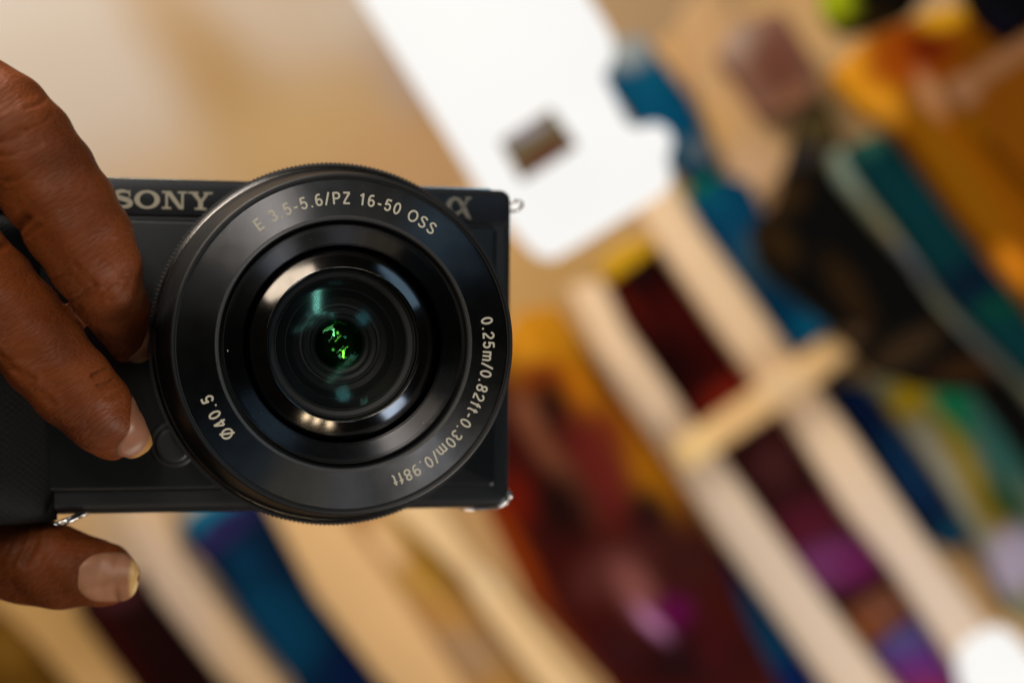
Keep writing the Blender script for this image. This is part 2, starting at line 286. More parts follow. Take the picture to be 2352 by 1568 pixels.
# glowing sign and small lamp: they give off light
def glow(name, c, s):
    m, nt, p = newmat(name); p.inputs['Base Color'].default_value = (.05, .05, .05, 1)
    p.inputs['Emission Color'].default_value = c + (1,); p.inputs['Emission Strength'].default_value = s; return m
GM = glow('lit_acrylic', (1, 0.985, 0.955), 0.90)
def ring_pts(cx, cy, r, a0, a1, n=9): return [(cx + r * math.cos(R(a0 + (a1 - a0) * i / (n - 1))), cy - r * math.sin(R(a0 + (a1 - a0) * i / (n - 1)))) for i in range(n)]
sign = prism('lit_sign', [(760, -120), (830, 0), (1000, 270), (1112, 450), (1215, 568)] + [(1240, 590), (1275, 592)] + [(1330, 562), (1535, 436), (1548, 400)] +
             ring_pts(1502, 326, 44, -50, 125, 9) + [(1446, 288), (1384, 166), (1410, 138), (1412, 100), (1402, 70), (1360, 0), (1285, -120)], 0.90, 0.02, GM, bev=0.004)
del sign['_c']
tag(sign, 'large glowing white sign panel with scalloped right side hanging behind the camera', 'sign')
hole = item('price_tag', [(1146, 324), (1266, 248), (1328, 334), (1198, 416)], 0.885, 0.006, (120, 108, 80), [(1210, 305, 60, 14, -30, (140, 136, 150)), (1255, 355, 70, 20, -32, (112, 70, 56))],
     'small brown tag in front of the glowing white sign', 'tag', bev=0.002, soft=0.4, warp=0.004)
lamp2 = prism('lit_lamp', [(2205, 1510), (2225, 1480), (2290, 1440), (2330, 1450), (2420, 1560), (2420, 1680), (2260, 1680), (2210, 1570)], 1.25, 0.02, GM, bev=0.01)
del lamp2['_c']
tag(lamp2, 'small glowing white lamp in the bottom right corner', 'lamp')

# ============================================================ THE CAMERA (millimetres in its own frame, x right, y back, z up)
MM = 0.001
TH = 12.0
dev = bpy.data.objects.new('camera', None); col.objects.link(dev)
dev.matrix_world = W @ Matrix.Translation(DEV) @ Matrix.Rotation(R(TH), 4, 'Z') @ Matrix.Rotation(R(0.4), 4, 'Y')
tag(dev, 'compact black mirrorless camera held by a hand, its zoom lens facing the viewer', 'camera')
def part(name, verts, faces, mat, parent=dev, smooth=False, **kw):
    o = mobj(name, [Vector(v) * MM for v in verts], faces, mat, smooth=smooth, **kw)
    o.parent = parent
    return o

black = plain('black_paint', (0.012, 0.0125, 0.014), 0.42, grain=0.25, gscale=4000, bumpd=0.00003)
panelm = plain('satin_black_panel', (0.007, 0.008, 0.010), 0.32, spec=0.4, grain=0.2, gscale=5000, bumpd=0.00003)
rubber = plain('grip_rubber', (0.004, 0.004, 0.004), 0.75, grain=0.2, spec=0.2)
chrome = plain('dark_chrome', (0.45, 0.43, 0.40), 0.16, metal=1.0, grain=0.1)
silver = plain('silver_metal', (0.6, 0.58, 0.56), 0.2, metal=1.0)
bevelm = plain('bevel_chrome', (0.18, 0.175, 0.175), 0.24, metal=1.0)
rimm = plain('rim_highlight', (0.07, 0.07, 0.072), 0.42, grain=0.3, gscale=2500)  # lighter grey paints in the light the bevel catches
matte = plain('matte_black', (0.010, 0.010, 0.011), 0.5, grain=0.2, gscale=3000, bumpd=0.00002)
printm = plain('cream_print', (0.74, 0.68, 0.54), 0.6, spec=0.2, grain=0.08, gscale=3000)
logom = plain('silver_print', (0.55, 0.50, 0.38), 0.45, spec=0.4, grain=0.05)

def brushed(name, c, rough, aniso, dust=0.5, spec=0.6, line=0.25, metal=0.0):
    """concentric turned finish: radial tangent, fine grooves, dust flecks and wear"""
    m, nt, p = newmat(name)
    p.inputs['Roughness'].default_value = rough; p.inputs['Specular IOR Level'].default_value = spec
    p.inputs['Metallic'].default_value = metal; p.inputs['Anisotropic'].default_value = aniso; p.inputs['Anisotropic Rotation'].default_value = 0.25
    tg = N(nt, 'ShaderNodeTangent', direction_type='RADIAL', axis='Y'); nt.links.new(tg.outputs[0], p.inputs['Tangent'])
    tc = N(nt, 'ShaderNodeTexCoord'); sp = N(nt, 'ShaderNodeSeparateXYZ'); nt.links.new(tc.outputs['Object'], sp.inputs[0])
    cx = N(nt, 'ShaderNodeCombineXYZ'); nt.links.new(sp.outputs[0], cx.inputs[0]); nt.links.new(sp.outputs[2], cx.inputs[1])
    ln = N(nt, 'ShaderNodeVectorMath', operation='LENGTH'); nt.links.new(cx.outputs[0], ln.inputs[0])
    at = N(nt, 'ShaderNodeMath', operation='ARCTAN2'); nt.links.new(sp.outputs[2], at.inputs[0]); nt.links.new(sp.outputs[0], at.inputs[1])
    co = N(nt, 'ShaderNodeCombineXYZ')
    m1 = N(nt, 'ShaderNodeMath', operation='MULTIPLY'); nt.links.new(ln.outputs['Value'], m1.inputs[0]); m1.inputs[1].default_value = 9000
    m2 = N(nt, 'ShaderNodeMath', operation='MULTIPLY'); nt.links.new(at.outputs[0], m2.inputs[0]); m2.inputs[1].default_value = 1.2
    nt.links.new(m1.outputs[0], co.inputs[0]); nt.links.new(m2.outputs[0], co.inputs[1])
    ns = N(nt, 'ShaderNodeTexNoise'); ns.inputs['Scale'].default_value = 1.0; ns.inputs['Detail'].default_value = 3
    nt.links.new(co.outputs[0], ns.inputs['Vector'])
    bump(nt, p, ns.outputs[0], line, 0.00004)
    # dust flecks
    vo = N(nt, 'ShaderNodeTexVoronoi'); vo.inputs['Scale'].default_value = 700; nt.links.new(tc.outputs['Object'], vo.inputs['Vector'])
    wn = N(nt, 'ShaderNodeTexNoise'); wn.inputs['Scale'].default_value = 260; nt.links.new(tc.outputs['Object'], wn.inputs['Vector'])
    a = N(nt, 'ShaderNodeMath', operation='LESS_THAN'); nt.links.new(vo.outputs['Distance'], a.inputs[0]); a.inputs[1].default_value = 0.07
    sx = N(nt, 'ShaderNodeSeparateColor'); nt.links.new(vo.outputs['Color'], sx.inputs[0])
    b = N(nt, 'ShaderNodeMath', operation='GREATER_THAN'); nt.links.new(sx.outputs[0], b.inputs[0]); b.inputs[1].default_value = 0.80
    d = N(nt, 'ShaderNodeMath', operation='MULTIPLY'); nt.links.new(a.outputs[0], d.inputs[0]); nt.links.new(b.outputs[0], d.inputs[1])
    d2 = N(nt, 'ShaderNodeMath', operation='MULTIPLY'); nt.links.new(d.outputs[0], d2.inputs[0]); d2.inputs[1].default_value = dust
    base = mixc(nt, wn.outputs[0], tuple(v * 0.7 for v in c) + (1,), tuple(v * 1.3 for v in c) + (1,))
    nt.links.new(mixc(nt, d2.outputs[0], base, (0.35, 0.33, 0.28, 1)), p.inputs['Base Color'])
    rr = N(nt, 'ShaderNodeMapRange'); nt.links.new(wn.outputs[0], rr.inputs[0]); rr.inputs[3].default_value = rough * 0.85; rr.inputs[4].default_value = rough * 1.2
    nt.links.new(rr.outputs[0], p.inputs['Roughness'])
    return m
platem = brushed('turned_black_plate', (0.12, 0.12, 0.13), 0.35, 0.99, 0.6, metal=1.0)
dishm = brushed('turned_black_dish', (0.06, 0.06, 0.065), 0.32, 0.99, 0.6, metal=1.0)
glossm = brushed('gloss_black_cone', (0.13, 0.125, 0.125), 0.12, 0.0, 0.8, metal=1.0, line=0.03)
barrelm = brushed('black_barrel', (0.004, 0.004, 0.0045), 0.45, 0.0, 0.1, spec=0.15)

def lathe(name, prof, mat, parent, seg=288, teeth=None, smooth=True, sharp=True):
    """prof = list of (r, y) mm; sharp: every profile segment keeps its own vertices so that edges stay crisp"""
    verts, faces = [], []
    def ringv(r, y, tooth=False):
        i0 = len(verts)
        for i in range(seg):
            a = 2 * math.pi * i / seg; rr = r
            if tooth and teeth and (i // 2) % 2: rr = r - teeth
            verts.append((rr * math.cos(a), y, rr * math.sin(a)))
        return i0
    for (a, b) in zip(prof[:-1], prof[1:]):
        i0, i1 = ringv(a[0], a[1], len(a) > 2), ringv(b[0], b[1], len(b) > 2)
        for i in range(seg):
            j = (i + 1) % seg
            faces.append((i0 + i, i0 + j, i1 + j, i1 + i))
    o = part(name, verts, faces, mat, parent, smooth=smooth)
    if not sharp:
        bm = bmesh.new(); bm.from_mesh(o.data); bmesh.ops.remove_doubles(bm, verts=bm.verts, dist=1e-6); bm.to_mesh(o.data); bm.free()
    return o
def rnd(pts, r=0.25, n=3):
    """round profile corners with small fillets so that edges catch the light"""
    out = [pts[0]]
    for p0, p1, p2 in zip(pts[:-2], pts[1:-1], pts[2:]):
        a = Vector(p0[:2]) - Vector(p1[:2]); b = Vector(p2[:2]) - Vector(p1[:2])
        k = min(r, a.length * 0.45, b.length * 0.45)
        q0 = Vector(p1[:2]) + a.normalized() * k; q1 = Vector(p1[:2]) + b.normalized() * k
        for i in range(n + 1):
            t = i / n
            out.append(tuple((1 - t) ** 2 * q0 + 2 * t * (1 - t) * Vector(p1[:2]) + t * t * q1))
    out.append(pts[-1]); return out

# ---- lens barrel (part) and its rings (sub-parts)
lens = lathe('lens', rnd([(29.2, 1.2), (30.1, 1.6), (30.4, 4.0), (32.2, 17.0), (32.9, 19.6)], 0.3), barrelm, dev)
lathe('chrome_bevel', rnd([(32.8, 19.8), (33.1, 19.7), (33.7, 20.9), (33.75, 21.5)], 0.25), bevelm, lens)
lathe('zoom_ring', [(33.5, 21.5), (34.4, 21.7, 1), (34.4, 27.0, 1), (33.2, 27.2), (32.4, 28.5), (32.4, 34)], matte, lens, seg=1040, teeth=0.22, smooth=False)
# raised rim round the plate, then the lettered plate itself
lathe('front_rim', rnd([(29.2, 1.3), (30.05, 0.9), (30.0, 0.15), (29.65, -0.1), (29.35, 0.05), (29.25, 0.35), (29.05, 0.35)], 0.12), matte, lens)
pl = lathe('front_plate', rnd([(29.05, 0.60), (28.95, 0.52), (28.8, 0.50), (22.55, -0.10)], 0.08), platem, lens)
lathe('inner_rim', rnd([(22.6, -0.02), (22.45, -0.24), (21.95, 0.15), (21.85, 1.2)], 0.10), rimm, lens)
lathe('rim_groove', rnd([(21.85, 1.1), (21.7, 2.6), (21.3, 2.8), (21.2, 1.75), (21.05, 1.65), (20.95, 2.1)], 0.08), matte, lens)
lathe('inner_dish', rnd([(20.95, 2.0), (20.4, 2.1), (17.85, 3.2), (17.75, 3.9), (17.6, 3.9)], 0.08), dishm, lens)
lathe('gloss_ring', [(17.7, 6.0)] + [(17.65 - 4.0 * i / 24, 5.0 - 0.50 * 4.0 * i / 24 + 0.0035 * ((i - 12) / 3.0) ** 2 - 0.0035 * 16) for i in range(25)] + [(13.5, 3.2), (13.45, 3.6), (13.5, 7.3)], glossm, lens, sharp=False)
lathe('glass_retainer', rnd([(13.5, 7.3), (13.35, 6.9), (13.15, 6.9), (12.95, 7.5), (12.0, 7.7), (11.9, 7.35), (11.75, 7.35), (11.6, 8.0)], 0.08), matte, lens)
lathe('inner_baffle', rnd([(11.6, 8.0), (10.0, 9.2), (9.9, 9.1), (8.6, 10.4), (7.5, 11.0), (7.35, 10.6), (6.95, 10.6), (6.7, 10.9), (5.9, 11.2), (5.75, 10.8), (5.6, 10.8), (5.4, 11.3), (4.75, 11.6), (4.6, 11.9), (4.3, 12.2)], 0.08), plain('baffle_black', (0.005, 0.005, 0.0055), 0.5, grain=0.2), lens)
# coated glass
def coatglass(name, tint, k, rough=0.0):
    m, nt, p = newmat(name); nt.nodes.remove(p)
    out = nt.nodes['Material Output']
    tr = N(nt, 'ShaderNodeBsdfTransparent'); tr.inputs[0].default_value = (0.95, 0.96, 0.97, 1)
    gl = N(nt, 'ShaderNodeBsdfGlossy'); gl.inputs['Roughness'].default_value = rough; gl.inputs['Color'].default_value = tint
    fr = N(nt, 'ShaderNodeFresnel'); fr.inputs[0].default_value = 1.55
    mu = N(nt, 'ShaderNodeMath', operation='MULTIPLY'); mu.use_clamp = True; nt.links.new(fr.outputs[0], mu.inputs[0]); mu.inputs[1].default_value = k
    mx = N(nt, 'ShaderNodeMixShader'); nt.links.new(mu.outputs[0], mx.inputs[0]); nt.links.new(tr.outputs[0], mx.inputs[1]); nt.links.new(gl.outputs[0], mx.inputs[2])
    nt.links.new(mx.outputs[0], out.inputs[0]); return m
def dome(name, r, y0, sag, mat, parent, n=24, seg=128):
    prof = [(max(r * i / n, 0.0005), y0 - sag * (1 - (i / n) ** 2)) for i in range(n, -1, -1)]
    return lathe(name, prof, mat, parent, seg=seg, sharp=False)
dome('front_element', 11.65, 7.5, 2.1, coatglass('coated_glass', (0.16, 0.55, 0.50, 1), 0.7, 0.12), lens)
gm, nt, p = newmat('green_coated_glass')
p.inputs['Metallic'].default_value = 1; p.inputs['Roughness'].default_value = 0.04
tc = N(nt, 'ShaderNodeTexCoord'); ns = N(nt, 'ShaderNodeTexNoise'); ns.inputs['Scale'].default_value = 500; nt.links.new(tc.outputs['Object'], ns.inputs['Vector'])
nt.links.new(mixc(nt, ns.outputs[0], (0.004, 0.11, 0.025, 1), (0.09, 0.32, 0.008, 1)), p.inputs['Base Color'])
dome('rear_element', 4.5, 13.4, -1.5, gm, lens)
dome('inner_element', 4.45, 12.0, 1.3, coatglass('green_coating', (0.25, 1.0, 0.45, 1), 1.0, 0.02), lens)

# ---- lettering
def ribbon(pts, w, closed=False):
    """flat stroke of width w (number or list) along pts"""
    n = len(pts); L, Rr = [], []
    for i, (x, y) in enumerate(pts):
        if closed: a, b = pts[(i - 1) % n], pts[(i + 1) % n]
        else: a, b = pts[max(i - 1, 0)], pts[min(i + 1, n - 1)]
        d1 = Vector((x - a[0], y - a[1])); d2 = Vector((b[0] - x, b[1] - y))
        if d1.length < 1e-9: d1 = d2
        if d2.length < 1e-9: d2 = d1
        d1.normalize(); d2.normalize(); t = (d1 + d2)
        t = t.normalized() if t.length > 1e-6 else d1
        nn = Vector((-t.y, t.x)); c = max(0.4, nn.dot(Vector((-d1.y, d1.x))))
        ww = (w[i] if isinstance(w, (list, tuple)) else w) / 2 / c
        L.append((x + nn.x * ww, y + nn.y * ww)); Rr.append((x - nn.x * ww, y - nn.y * ww))
    q = []
    for i in range(n if closed else n - 1):
        j = (i + 1) % n; q.append([L[i], Rr[i], Rr[j], L[j]])
    return q
def arc(cx, cy, rx, ry, a0, a1, n=14): return [(cx + rx * math.cos(R(a0 + (a1 - a0) * i / n)), cy + ry * math.sin(R(a0 + (a1 - a0) * i / n))) for i in range(n + 1)]
def seg(a, b, n=5): return [(a[0] + (b[0] - a[0]) * i / n, a[1] + (b[1] - a[1]) * i / n) for i in range(n + 1)]
SW = 0.16
def ell(cx, cy, rx, ry): return (arc(cx, cy, rx, ry, 0, 360, 28)[:-1], True)
G = {
 '0': (.60, [ell(.30, .5, .225, .435)]), 'O': (.84, [ell(.42, .5, .355, .44)]),
 'Ø': (.84, [ell(.42, .5, .355, .44), (seg((.12, -.03), (.72, 1.03)), False)]),
 '1': (.52, [(seg((.30, 0), (.30, 1)), False), (arc(.05, 1.0, .25, .22, 0, -85, 6), False)]),
 '2': (.60, [(arc(.30, .70, .22, .235, 175, -35, 14) + [(.36, .42), (.17, .25), (.09, .07)], False), (seg((.06, .067), (.54, .067)), False)]),
 '3': (.60, [(arc(.28, .72, .20, .215, 160, -80, 12), False), (arc(.28, .29, .225, .225, 85, -165, 14), False)]),
 '4': (.60, [(seg((.42, 0), (.42, 1)), False), (seg((.40, .95), (.06, .30)) , False), (seg((.04, .27), (.57, .27)), False)]),
 '5': (.60, [(seg((.50, .933), (.15, .933)), False), (seg((.155, .96), (.10, .44)), False), (arc(.29, .33, .225, .265, 140, -160, 16), False)]),
 '6': (.60, [ell(.305, .31, .22, .245), (arc(.33, .50, .25, .435, 62, 190, 14), False)]),
 '8': (.60, [ell(.30, .735, .19, .20), ell(.30, .285, .225, .22)]),
 '9': (.60, [ell(.295, .69, .22, .245), (arc(.27, .50, .25, .435, -118, 10, 14), False)]),
 'E': (.66, [(seg((.14, 0), (.14, 1)), False), (seg((.14, .933), (.60, .933)), False), (seg((.14, .52), (.56, .52)), False), (seg((.14, .067), (.61, .067)), False)]),
 'P': (.68, [(seg((.14, 0), (.14, 1)), False), ([(.14, .933), (.40, .933)] + arc(.40, .70, .21, .233, 80, -80, 8) + [(.40, .467), (.14, .467)], False)]),
 'Z': (.64, [(seg((.06, .933), (.58, .933)), False), (seg((.53, .90), (.09, .10)), False), (seg((.04, .067), (.60, .067)), False)]),
 'S': (.68, [(arc(.34, .735, .235, .20, 20, 200, 12) + [(.20, .60), (.34, .52), (.50, .45)] + arc(.34, .27, .26, .205, 30, -165, 14), False)]),
 'm': (.88, [(seg((.12, 0), (.12, .74)), False), (arc(.29, .50, .17, .18, 175, 0, 8) + [(.46, 0)], False), (arc(.63, .50, .17, .18, 175, 0, 8) + [(.80, 0)], False)]),
 'f': (.34, [([(.17, 0), (.17, .6)] + arc(.33, .80, .16, .14, 180, 95, 6), False), (seg((.02, .68), (.34, .68)), False)]),
 't': (.34, [([(.17, .93), (.17, .3)] + arc(.31, .19, .14, .13, 190, 275, 6), False), (seg((.02, .68), (.34, .68)), False)]),
 '/': (.40, [(seg((.03, -.02), (.37, 1.03)), False)]), '-': (.42, [(seg((.05, .37), (.37, .37)), False)]),
 '.': (.28, [(seg((.14, 0), (.14, .14), 1), False)]), ' ': (.34, []),
}
def ring_text(name, text, a0, a1, rbase, cap, yfun, parent, mat):
    """text on a circle, tops outward, reading clockwise from angle a0 to a1 (degrees)"""
    wsum = sum(G[c][0] for c in text)
    rm = rbase + cap / 2
    total = abs(R(a0 - a1)) * rm / cap
    track = (total - wsum) / max(1, len(text) - 1)
    verts, faces, s, lay = [], [], 0.0, 0
    for c in text:
        wdt, strokes = G[c]
        for k, (pts, closed) in enumerate(strokes):
            lay = k
            for quad in ribbon(pts, SW if c != '.' else .15, closed):
                i0 = len(verts)
                for (x, y) in quad:
                    a = R(a0) - (s + x) * cap / rm; r = rbase + y * cap
                    verts.append((r * math.cos(a), yfun(r) - 0.03 - 0.008 * lay, r * math.sin(a)))
                faces.append((i0, i0 + 1, i0 + 2, i0 + 3))
        s += wdt + track
    return part(name, verts, faces, mat, parent)
yf = lambda r: 0.50 - 0.60 * (28.8 - r) / 6.25
ring_text('lettering', 'E 3.5-5.6/PZ 16-50 OSS', 128.0, 52.2, 24.55, 2.15, yf, lens, printm)
ring_text('lettering', '0.25m/0.82ft-0.30m/0.98ft', 11.2, -70.5, 24.55, 2.15, yf, lens, printm)
ring_text('lettering', 'Ø40.5', 219.5, 200.8, 24.55, 2.15, yf, lens, printm)
# small index mark on the dish
ring_text('index_mark', '-', 184.2, 183.0, 20.0, 0.9, lambda r: 2.0, lens, printm)

# ---- body
YB = 32.0       # depth of the body front
def rbox(name, x0, x1, y0, y1, z0, z1, mat, parent=dev, b=1.5, seg=4, rc=None):
    """box whose outline (x-z) has rounded corners rc and whose edges are bevelled b"""
    pts = []
    rc = rc or 0.01
    for cx, cz, a in ((x1 - rc, z1 - rc, 0), (x0 + rc, z1 - rc, 90), (x0 + rc, z0 + rc, 180), (x1 - rc, z0 + rc, 270)):
        for i in range(7): pts.append((cx + rc * math.cos(R(a + 15 * i)), cz + rc * math.sin(R(a + 15 * i))))
    n = len(pts)
    v = [(x, y0, z) for x, z in pts] + [(x, y1, z) for x, z in pts]
    f = [list(range(n)), list(range(2 * n - 1, n - 1, -1))] + [[i, (i + 1) % n, (i + 1) % n + n, i + n] for i in range(n)]
    o = part(name, v, f, mat, parent); fixnormals(o); bevel(o, b * MM, seg, 40); return o
XR, XL, ZT, ZB = 36.4, -84.0, 31.2, -32.4
body = rbox('body', XL, XR, YB, YB + 24, ZB, ZT, black, b=1.6, rc=2.2)
rbox('top_strip', XL + 2, XR - 0.8, YB - 0.5, YB + 1.5, 24.2, ZT - 0.9, plain('strip_black', (0.009, 0.010, 0.014), 0.33, spec=0.4, grain=0.2, gscale=4000), body, b=0.4, rc=0.5)
rbox('front_panel', -72, XR - 3.2, YB - 1.1, YB + 1.5, -28.4, 23.7, panelm, body, b=0.9, rc=1.2)
rbox('top_plate', XL + 3, XR - 4, YB + 1.5, YB + 22, ZT - 0.4, ZT + 0.35, chrome, body, b=0.3, rc=0.5)
# mount collar behind the lens
lathe('mount_collar', rnd([(30.5, 26), (31.8, 28.5), (33.0, 31.2)], 0.2), black, body)
# lens release button
def disc(name, cx, cz, r, y, h, mat, parent, n=40):
    o = lathe(name, rnd([(r, y + 1), (r, y - h), (r - .5, y - h - .4), (0.01, y - h - .4)], 0.3), mat, parent, seg=n, sharp=False)
    o.location = (cx * MM, 0, cz * MM); return o
disc('release_button_seat', -29.8, -19.4, 4.6, YB - 1.1, 0.25, matte, body)
rb = disc('release_button', -29.8, -19.4, 3.5, YB - 1.1, 1.6, plain('button_black', (0.010, 0.010, 0.011), 0.45), body)

# grip: a rounded swelling on the left, with a fine chequered rubber skin
gv, gf = [], []
gn, gmn = 40, 30
for j in range(gmn + 1):
    z = ZB - 1.2 + (23.0 - ZB + 1.2) * j / gmn
    ez = min(1, min(j, gmn - j) / 5.0); ez = math.sqrt(1 - (1 - ez) ** 2)
    for i in range(gn + 1):
        t = i / gn; x = -90 + 38.5 * t
        prof = math.sin(min(1, (1 - t) / 0.42) * math.pi / 2) ** 0.9
        if t < 0.2: prof *= math.sin(t / 0.2 * math.pi / 2) ** 0.5
        gv.append((x - 3.0 * (j / gmn) * t, YB + 1.0 - 16.0 * prof * (0.25 + 0.75 * ez), z))
for j in range(gmn):
    for i in range(gn):
        a = j * (gn + 1) + i; gf.append((a, a + 1, a + gn + 2, a + gn + 1))
# back closing sheet
nb = len(gv)
for j in (0, gmn):
    for i in (0, gn): gv.append((gv[j * (gn + 1) + i][0], YB + 3, gv[j * (gn + 1) + i][2]))
grip = part('grip', gv, gf, rubber, dev, smooth=True)
sd = grip.modifiers.new('solid', 'SOLIDIFY'); sd.thickness = 1.2 * MM; sd.offset = 0
nt = rubber.node_tree; p = nt.nodes['Principled BSDF']
tc = N(nt, 'ShaderNodeTexCoord'); vr = N(nt, 'ShaderNodeVectorRotate', rotation_type='Y_AXIS'); vr.inputs['Angle'].default_value = R(45)
nt.links.new(tc.outputs['Object'], vr.inputs['Vector'])
ck = N(nt, 'ShaderNodeTexVoronoi', distance='CHEBYCHEV'); ck.inputs['Scale'].default_value = 1100; ck.inputs['Randomness'].default_value = 0
nt.links.new(vr.outputs[0], ck.inputs['Vector']); bump(nt, p, ck.outputs['Distance'], 0.8, 0.0002)

# strap eyelets
def torus(name, c, R0, r0, rot, mat, parent, n=40, k=12, sx=1):
    v, f = [], []
    for i in range(n):
        a = 2 * math.pi * i / n
        for j in range(k):
            b = 2 * math.pi * j / k
            p_ = Vector((sx * (R0 + r0 * math.cos(b)) * math.cos(a), (R0 + r0 * math.cos(b)) * math.sin(a), r0 * math.sin(b)))
            v.append(rot @ p_ + Vector(c))
    for i in range(n):
        for j in range(k):
            f.append((i * k + j, ((i + 1) % n) * k + j, ((i + 1) % n) * k + (j + 1) % k, i * k + (j + 1) % k))
    return part(name, v, f, mat, parent, smooth=True)
torus('strap_lug', (XR + 1.9, YB + 7, 28.6), 2.1, 0.36, Matrix.Rotation(R(-24), 3, 'X') @ Matrix.Rotation(R(-6), 3, 'Y'), silver, body, sx=0.85)
rbox('lug_post', XR - 0.6, XR + 0.6, YB + 5.5, YB + 8.5, 26.9, 30.2, black, body, b=0.3, rc=0.4)
# base plate with bright metal trim at its corners
rbox('base_plate', -62, XR - 2.5, YB + 3, YB + 22, ZB - 0.5, ZB + 0.6, black, body, b=0.3, rc=0.3)
def wire(name, pts, r, mat, parent, k=10):
    v, f = [], []
    P = [Vector(p_) for p_ in pts]
    for i, p_ in enumerate(P):
        t = (P[min(i + 1, len(P) - 1)] - P[max(i - 1, 0)]).normalized()
        s = t.cross(Vector((0, 1, 0))).normalized(); u = t.cross(s)
        rr = r * (0.35 if i in (0, len(P) - 1) else 1)
        for j in range(k): a = 2 * math.pi * j / k; v.append(p_ + (s * math.cos(a) + u * math.sin(a)) * rr)
    for i in range(len(P) - 1):
        for j in range(k): f.append((i * k + j, i * k + (j + 1) % k, (i + 1) * k + (j + 1) % k, (i + 1) * k + j))
    f.append(tuple(range(k))); f.append(tuple(range((len(P) - 1) * k, len(P) * k))[::-1])
    return part(name, v, f, mat, parent, smooth=True)
wire('metal_edge', [(XR - 0.1, YB + 1, ZB + 3.0), (XR + 0.3, YB + 1, ZB + 2.3), (XR + 0.1, YB + 1, ZB + 1.3), (XR - 0.9, YB + 1, ZB + 0.4), (XR - 2.6, YB + 1, ZB - 0.3), (XR - 6, YB + 1, ZB - 0.55), (XR - 10, YB + 1, ZB - 0.6)], 0.36, silver, body)
disc('metal_stud', XR - 0.1, ZB + 2.2, 0.9, YB + 0.8, 0.3, silver, body, 20)
wire('metal_edge', [(-51.5, YB - 2, ZB - 1.7), (-50, YB - 2, ZB - 1.5), (-48.6, YB - 2, ZB - 1.0), (-47.4, YB - 1, ZB - 0.5), (-46.4, YB, ZB - 0.1), (-45.4, YB, ZB - 0.1)], 0.62, silver, body)

# ---- the maker's lettering on the top strip, and the emblem at the right
def flat(name, quads, y, mat, parent):
    v, f = [], []
    for k, (q, lay) in enumerate(quads):
        i0 = len(v)
        for (x, z) in q: v.append((x, y - 0.03 - 0.01 * lay, z))
        f.append(tuple(range(i0, i0 + len(q))))
    return part(name, v, f, mat, parent)
def Q(x0, y0, x1, y1): return [(x0, y0), (x1, y0), (x1, y1), (x0, y1)]
def ringq(cx, cy, ro, ri, n=40):
    out = []
    for i in range(n):
        a, b = 2 * math.pi * i / n, 2 * math.pi * (i + 1) / n
        out.append([(cx + ro[0] * math.cos(a), cy + ro[1] * math.sin(a)), (cx + ro[0] * math.cos(b), cy + ro[1] * math.sin(b)), (cx + ri[0] * math.cos(b), cy + ri[1] * math.sin(b)), (cx + ri[0] * math.cos(a), cy + ri[1] * math.sin(a))])
    return out
word = []   # unit: cap height 1
def add(qs, lay, dx): word.extend([([(x + dx, y) for x, y in q], lay) for q in qs])
# S
sp_ = arc(.58, .74, .40, .20, 25, 190, 14) + [(.26, .60), (.50, .53), (.80, .46)] + arc(.58, .27, .44, .21, 30, -165, 14)
sw_ = [.10 + .18 * math.sin(math.pi * i / (len(sp_) - 1)) ** 1.2 for i in range(len(sp_))]
add(ribbon(sp_, sw_), 0, 0); add([Q(.93, .62, 1.0, 1.0), Q(.10, 0, .17, .40)], 1, 0)
# O
add(ringq(.80, .5, (.74, .52), (.43, .38)), 0, 1.17)
# N
nx = 2.83
add([Q(.20, 0, .34, 1), Q(1.12, 0, 1.26, 1)], 0, nx)
add([[(.16, 1), (.52, 1), (1.26, 0), (1.00, 0)]], 1, nx)
add([Q(0, 0, .54, .11), Q(0, .89, .40, 1), Q(.92, .89, 1.46, 1)], 2, nx)
# Y
yx = 4.36
add([Q(.58, 0, .86, .48)], 0, yx)
add([[(.10, 1), (.44, 1), (.86, .42), (.62, .42)], [(1.06, 1), (1.26, 1), (.86, .44), (.66, .44)]], 1, yx)
add([Q(.38, 0, 1.06, .11), Q(0, .89, .60, 1), Q(.88, .89, 1.42, 1)], 2, yx)
Ssc = 3.42
tot = 4.36 + 1.42
sxk = 18.6 / (tot * Ssc)
X0, Z0 = -41.3, 25.6
flat('lettering', [([(X0 + x * Ssc * sxk, Z0 + z * Ssc) for x, z in q], l) for q, l in word], YB - 0.5, logom, body)
# emblem: a broad Greek alpha
al = [(1.16, 1.02), (1.08, .86), (.96, .62), (.82, .36), (.66, .14), (.46, .04), (.26, .10), (.12, .30), (.10, .54), (.20, .78), (.40, .93), (.60, .88), (.76, .70), (.90, .40), (1.02, .12), (1.20, -.10)]
aw = [.05, .10, .12, .13, .14, .17, .22, .26, .28, .24, .18, .18, .22, .26, .24, .06]
em = [(q, 0) for q in ribbon(al, aw)] + [(Q(.98, .90, 1.28, 1.02), 1), ([(1.02, .0), (1.30, -.14), (1.26, -.22), (1.0, -.10)], 1)]
flat('emblem', [([(23.0 + x * 3.9, 25.8 + z * 3.6) for x, z in q], l) for q, l in em], YB - 0.5, plain('emblem_print', (0.24, 0.22, 0.18), 0.45), body)

